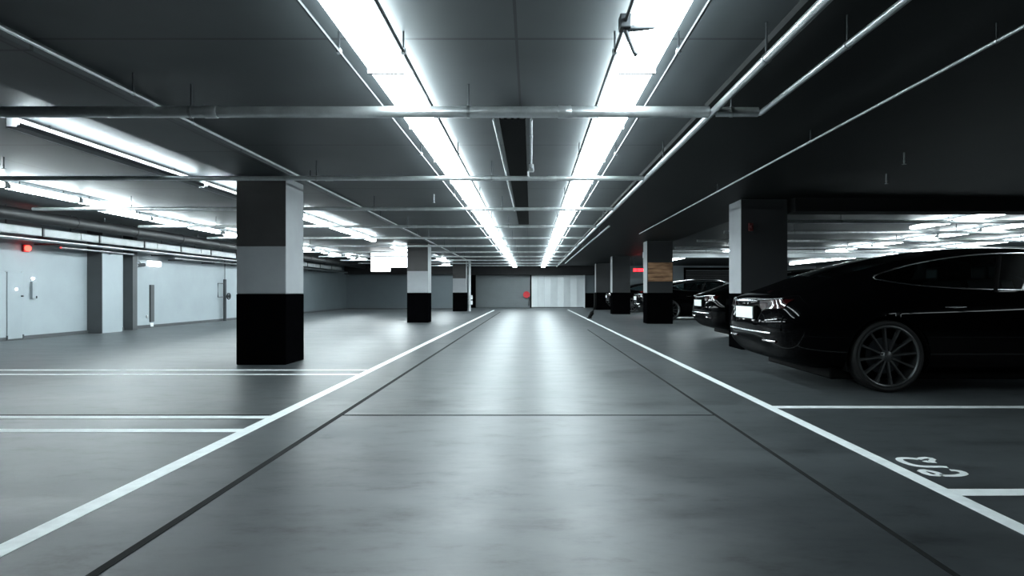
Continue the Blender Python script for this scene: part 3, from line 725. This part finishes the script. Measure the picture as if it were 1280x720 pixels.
def make_car(label, loc):
    t = thing('car', label, 'car', loc, 'dark cars in the right parking bays')
    parts, bvh = build_car_meshes()
    def fin(b2, name, m, parent=t):
        me = bpy.data.meshes.new(name); b2.to_mesh(me); me.materials.append(m)
        o = bpy.data.objects.new(name, me); C.objects.link(o); o.parent = parent; return o
    body = fin(parts['body'], 'car_body', M['carpaint'])
    # the two glazed sides become one part each
    loops = chain_loops(parts['side'])
    for sgn in (-1, 1):
        b2 = parts['side'].copy()
        bmesh.ops.delete(b2, geom=[v for v in b2.verts if v.co.y*sgn < 0], context='VERTS')
        w = fin(b2, 'side_window', M['glass'])
        for lp in loops:
            if lp[0].y*sgn > 0:
                MB().tube([p+Vector((0, sgn*.003, 0)) for p in lp], .0075, 8, closed=True).build('window_trim', M['chrome'], w, True)
        # door pillar
        pts = []
        for k in range(9):
            z = .93+k*.05; h = bvh.ray_cast(Vector((2.12+.03*k, sgn*2, z)), Vector((0, -sgn, 0)))
            if h[0] and h[0].z < 1.33: pts.append(h[0]+Vector((0, sgn*.002, 0)))
        if len(pts) > 2: MB().tube(pts, .022, 8).build('door_pillar', M['liner'], w, True)
    fin(parts['rear'], 'rear_window', M['glass']); fin(parts['front'], 'windscreen', M['glass'])
    def surf(y, z): 
        h = bvh.ray_cast(Vector((-2, y, z)), Vector((1, 0, 0))); return h[0]
    def side(x, z, s):
        h = bvh.ray_cast(Vector((x, s*3, z)), Vector((0, -s, 0))); return h[0]
    # tail lamps hugging the rear corner
    def patch(grid, off, name, m, parent=t):
        mb = MB(); V = [[mb.bm.verts.new(p+off) for p in r] for r in grid]; W_ = [[mb.bm.verts.new(p-off*.2) for p in r] for r in grid]
        a, b = len(V), len(V[0])
        for i in range(a-1):
            for j in range(b-1):
                mb.bm.faces.new((V[i][j], V[i+1][j], V[i+1][j+1], V[i][j+1])); mb.bm.faces.new((W_[i][j], W_[i][j+1], W_[i+1][j+1], W_[i+1][j]))
        for i in range(a-1):
            mb.bm.faces.new((V[i][0], W_[i][0], W_[i+1][0], V[i+1][0])); mb.bm.faces.new((V[i][-1], V[i+1][-1], W_[i+1][-1], W_[i][-1]))
        for j in range(b-1):
            mb.bm.faces.new((V[0][j], V[0][j+1], W_[0][j+1], W_[0][j])); mb.bm.faces.new((V[-1][j], W_[-1][j], W_[-1][j+1], V[-1][j+1]))
        return mb.build(name, m, parent, True)
    for s in (-1, 1):
        grid = []
        for i in range(9):
            y = s*(.38+.40*i/8); row = []
            for j in range(4):
                z = .765+.085*j/3+.02*i/8
                p = surf(y, z); row.append(p if p else Vector((.05, y, z)))
            grid.append(row)
        patch(grid, Vector((-.012, s*.004, 0)), 'tail_light', M['taillight'])
        pts = [surf(s*(.34+.36*i/6), .862+.012*i/6)+Vector((-.008, 0, 0)) for i in range(7)]
        MB().tube(pts, .009, 8).build('lamp_trim', M['chrome'], t, True)
        # bumper reflector
        pts = [surf(s*(.40+.30*i/5), .455)+Vector((-.004, 0, 0)) for i in range(6)]
        MB().tube(pts, .012, 8).build('reflector', M['taillight'], t, True)
    pts = [surf(-.34+.68*i/8, .85)+Vector((-.008, 0, 0)) for i in range(9)]
    MB().tube(pts, .013, 8).build('boot_trim', M['chrome'], t, True)
    pts = [surf(-.62+1.24*i/12, .535)+Vector((-.002, 0, 0)) for i in range(13)]  # chrome strip standing in for a reflection along the bumper
    MB().tube(pts, .010, 8).build('bumper_glint', M['chrome'], t, True)
    px = min(surf(y, z).x for y in (-.26, 0, .26) for z in (.665, .72, .775))
    pl = MB().box(px-.022, px-.010, -.26, .26, .665, .785, .003).build('number_plate', M['plate'], t)
    MB().box(px-.012, px+.08, -.275, .275, .655, .795, .01).build('plate_holder', M['liner'], t)
    MB().box(.62, 4.5, -.80, .80, .105, .25, .02).build('underbody', M['liner'], t)
    # wheels
    for ux in (1.10, 4.06):
        for s in (-1, 1):
            R = Matrix.Rotation(PI/2 if s < 0 else -PI/2, 4, 'X')   # +z local -> outside
            wh = MB().lathe([(.280, -.10), (.31, -.115), (.330, -.105), (.338, -.08), (.338, .08), (.330, .105), (.31, .115), (.288, .108), (.284, .09), (.284, -.09)], 56, R, closed=True).build('wheel', M['rubber'], t, True, (ux, s*.845, .338))
            rim = MB()
            rim.lathe([(.286, .100), (.290, .110), (.279, .113), (.267, .104), (.262, .06), (.256, -.07), (.278, -.09), (.284, -.09), (.284, .09)], 56, R, closed=True)
            rim.lathe([(.0, .098), (.032, .098), (.045, .09), (.06, .075), (.062, .03), (.0, .03)], 28, R)
            ns = 12
            for q in range(ns):
                a = 2*PI*q/ns+.12
                Mq = R @ Matrix.Rotation(a, 4, 'Z')
                pr = [(.045, .016, .088), (.15, .011, .094), (.268, .016, .104)]
                ra = []
                for r_, w_, h_ in pr:
                    ra.append([rim.bm.verts.new(Mq @ Vector((r_, y_, z_))) for y_, z_ in ((-w_, h_-.035), (-w_*.6, h_), (w_*.6, h_), (w_, h_-.035))])
                for A, B in zip(ra, ra[1:]):
                    for c in range(4): rim.bm.faces.new((A[c], A[(c+1) % 4], B[(c+1) % 4], B[c]))
                rim.bm.faces.new(ra[0][::-1]); rim.bm.faces.new(ra[-1])
            rim.build('rim', M['satin'], wh, True)
            MB().lathe([(.0, -.0), (.17, -.0), (.17, .012), (0, .012)], 36, R).build('brake_disc', M['darksteel'], wh, True)
            ln = MB(); pp = []
            for q in range(25):
                a = -.12*PI+1.24*PI*q/24; pp.append((ux+.392*math.cos(a), .335+.392*math.sin(a)))
            for (xa, za), (xb, zb) in zip(pp, pp[1:]):
                v = [ln.bm.verts.new(p) for p in ((xa, s*.52, za), (xb, s*.52, zb), (xb, s*.935, zb), (xa, s*.935, za))]; ln.bm.faces.new(v)
            v = [ln.bm.verts.new((ux+.392*math.cos(2*PI*q/24), s*.52, max(.16, .335+.392*math.sin(2*PI*q/24)))) for q in range(24)]; ln.bm.faces.new(v)
            ln.build('wheel_arch', M['liner'], t)
    # door handles, mirrors
    for s in (-1, 1):
        for x in (1.62, 2.62):
            p0, p1 = side(x, .80, s), side(x+.2, .80, s)
            if p0 and p1:
                MB().tube([p0+Vector((0, s*.004, 0)), p0.lerp(p1, .5)+Vector((0, s*.008, 0)), p1+Vector((0, s*.004, 0))], [.006, .011, .006], 8).build('door_handle', M['chrome'], t, True)
        p = side(3.25, .97, s)
        mb = MB(); mb.box(3.16, 3.32, min(p.y+s*.06, p.y+s*.24), max(p.y+s*.06, p.y+s*.24), .97, 1.10, .035, 3); mb.tube([p, p+Vector((0, s*.10, .04))], .018, 8)
        mb.build('wing_mirror', M['carpaint'], t, True)
        mb = MB(); g0 = []
        for i in range(5):
            y = s*(.45+.25*i/4); h = bvh.ray_cast(Vector((7, y, .66)), Vector((-1, 0, 0)))
            if h[0]: g0.append(h[0]+Vector((.006, 0, 0)))
        if len(g0) > 1: mb.tube(g0, .04, 10).build('headlight', M['chrome'], t, True)
        else: mb.bm.free()
    # seats
    for x in (1.55, 2.55):
        for y in (-.38, .38):
            st = MB()
            st.box(x, x+.5, y-.25, y+.25, .42, .58, .05, 3)
            st.prism([(x-.02, .52), (x+.12, .52), (x-.06, 1.06 if x > 2 else .96), (x-.17, 1.06 if x > 2 else .96)], 'y', y-.24, y+.24)
            st.box(x-.22, x-.11, y-.13, y+.13, 1.06 if x > 2 else .95, 1.22 if x > 2 else 1.03, .04, 3)
            st.build('seat', M['seat'], t)
    MB().box(.55, 4.0, -.78, .78, .24, .42, .03).build('cabin_floor', M['seat'], t)
    MB().box(3.0, 3.45, -.72, .72, .74, .90, .05, 3).build('dashboard', M['seat'], t)
    MB().lathe([(.17, -.012), (.19, -.012), (.19, .012), (.17, .012)], 28, Matrix.Translation((2.98, -.38, .90)) @ Matrix.Rotation(-1.1, 4, 'Y'), closed=True).build('steering_wheel', M['seat'], t, True)
    return t
car = make_car('large glossy black sedan parked nearest on the right, cut off by the frame', (2.235, 6.92, 0))
dup(car, (3.25, 12.75, 0), 'black car just beyond the first right-hand column, only its tail showing')
dup(car, (3.55, 22.3, 0), 'black car beyond the column with the brown board')
dup(car, (3.5, 30.4, 0), 'farthest black car, behind the third right-hand column')

# ------------------------------------------------------------------ camera, world, view
cam = bpy.data.cameras.new('camera'); co = bpy.data.objects.new('camera', cam); C.objects.link(co)
cam.sensor_width = 36; cam.lens = 36*800/1280
cam.shift_x = -24/1280; cam.shift_y = 5/1280
cam.clip_start = .05; cam.clip_end = 200
co.location = (0, 0, H); co.rotation_euler = (PI/2, 0, 0)
S = bpy.context.scene
S.camera = co
w = bpy.data.worlds.new('world'); S.world = w; w.use_nodes = True
w.node_tree.nodes['Background'].inputs['Color'].default_value = (.6, .7, .8, 1)
w.node_tree.nodes['Background'].inputs['Strength'].default_value = .0
S.view_settings.view_transform = 'Standard'; S.view_settings.look = 'None'
S.view_settings.gamma = 1; S.view_settings.use_curve_mapping = False
S.view_settings.exposure = 1.6
S.cycles.use_denoising = True
S.cycles.max_bounces = 8
S.cycles.sample_clamp_indirect = 6
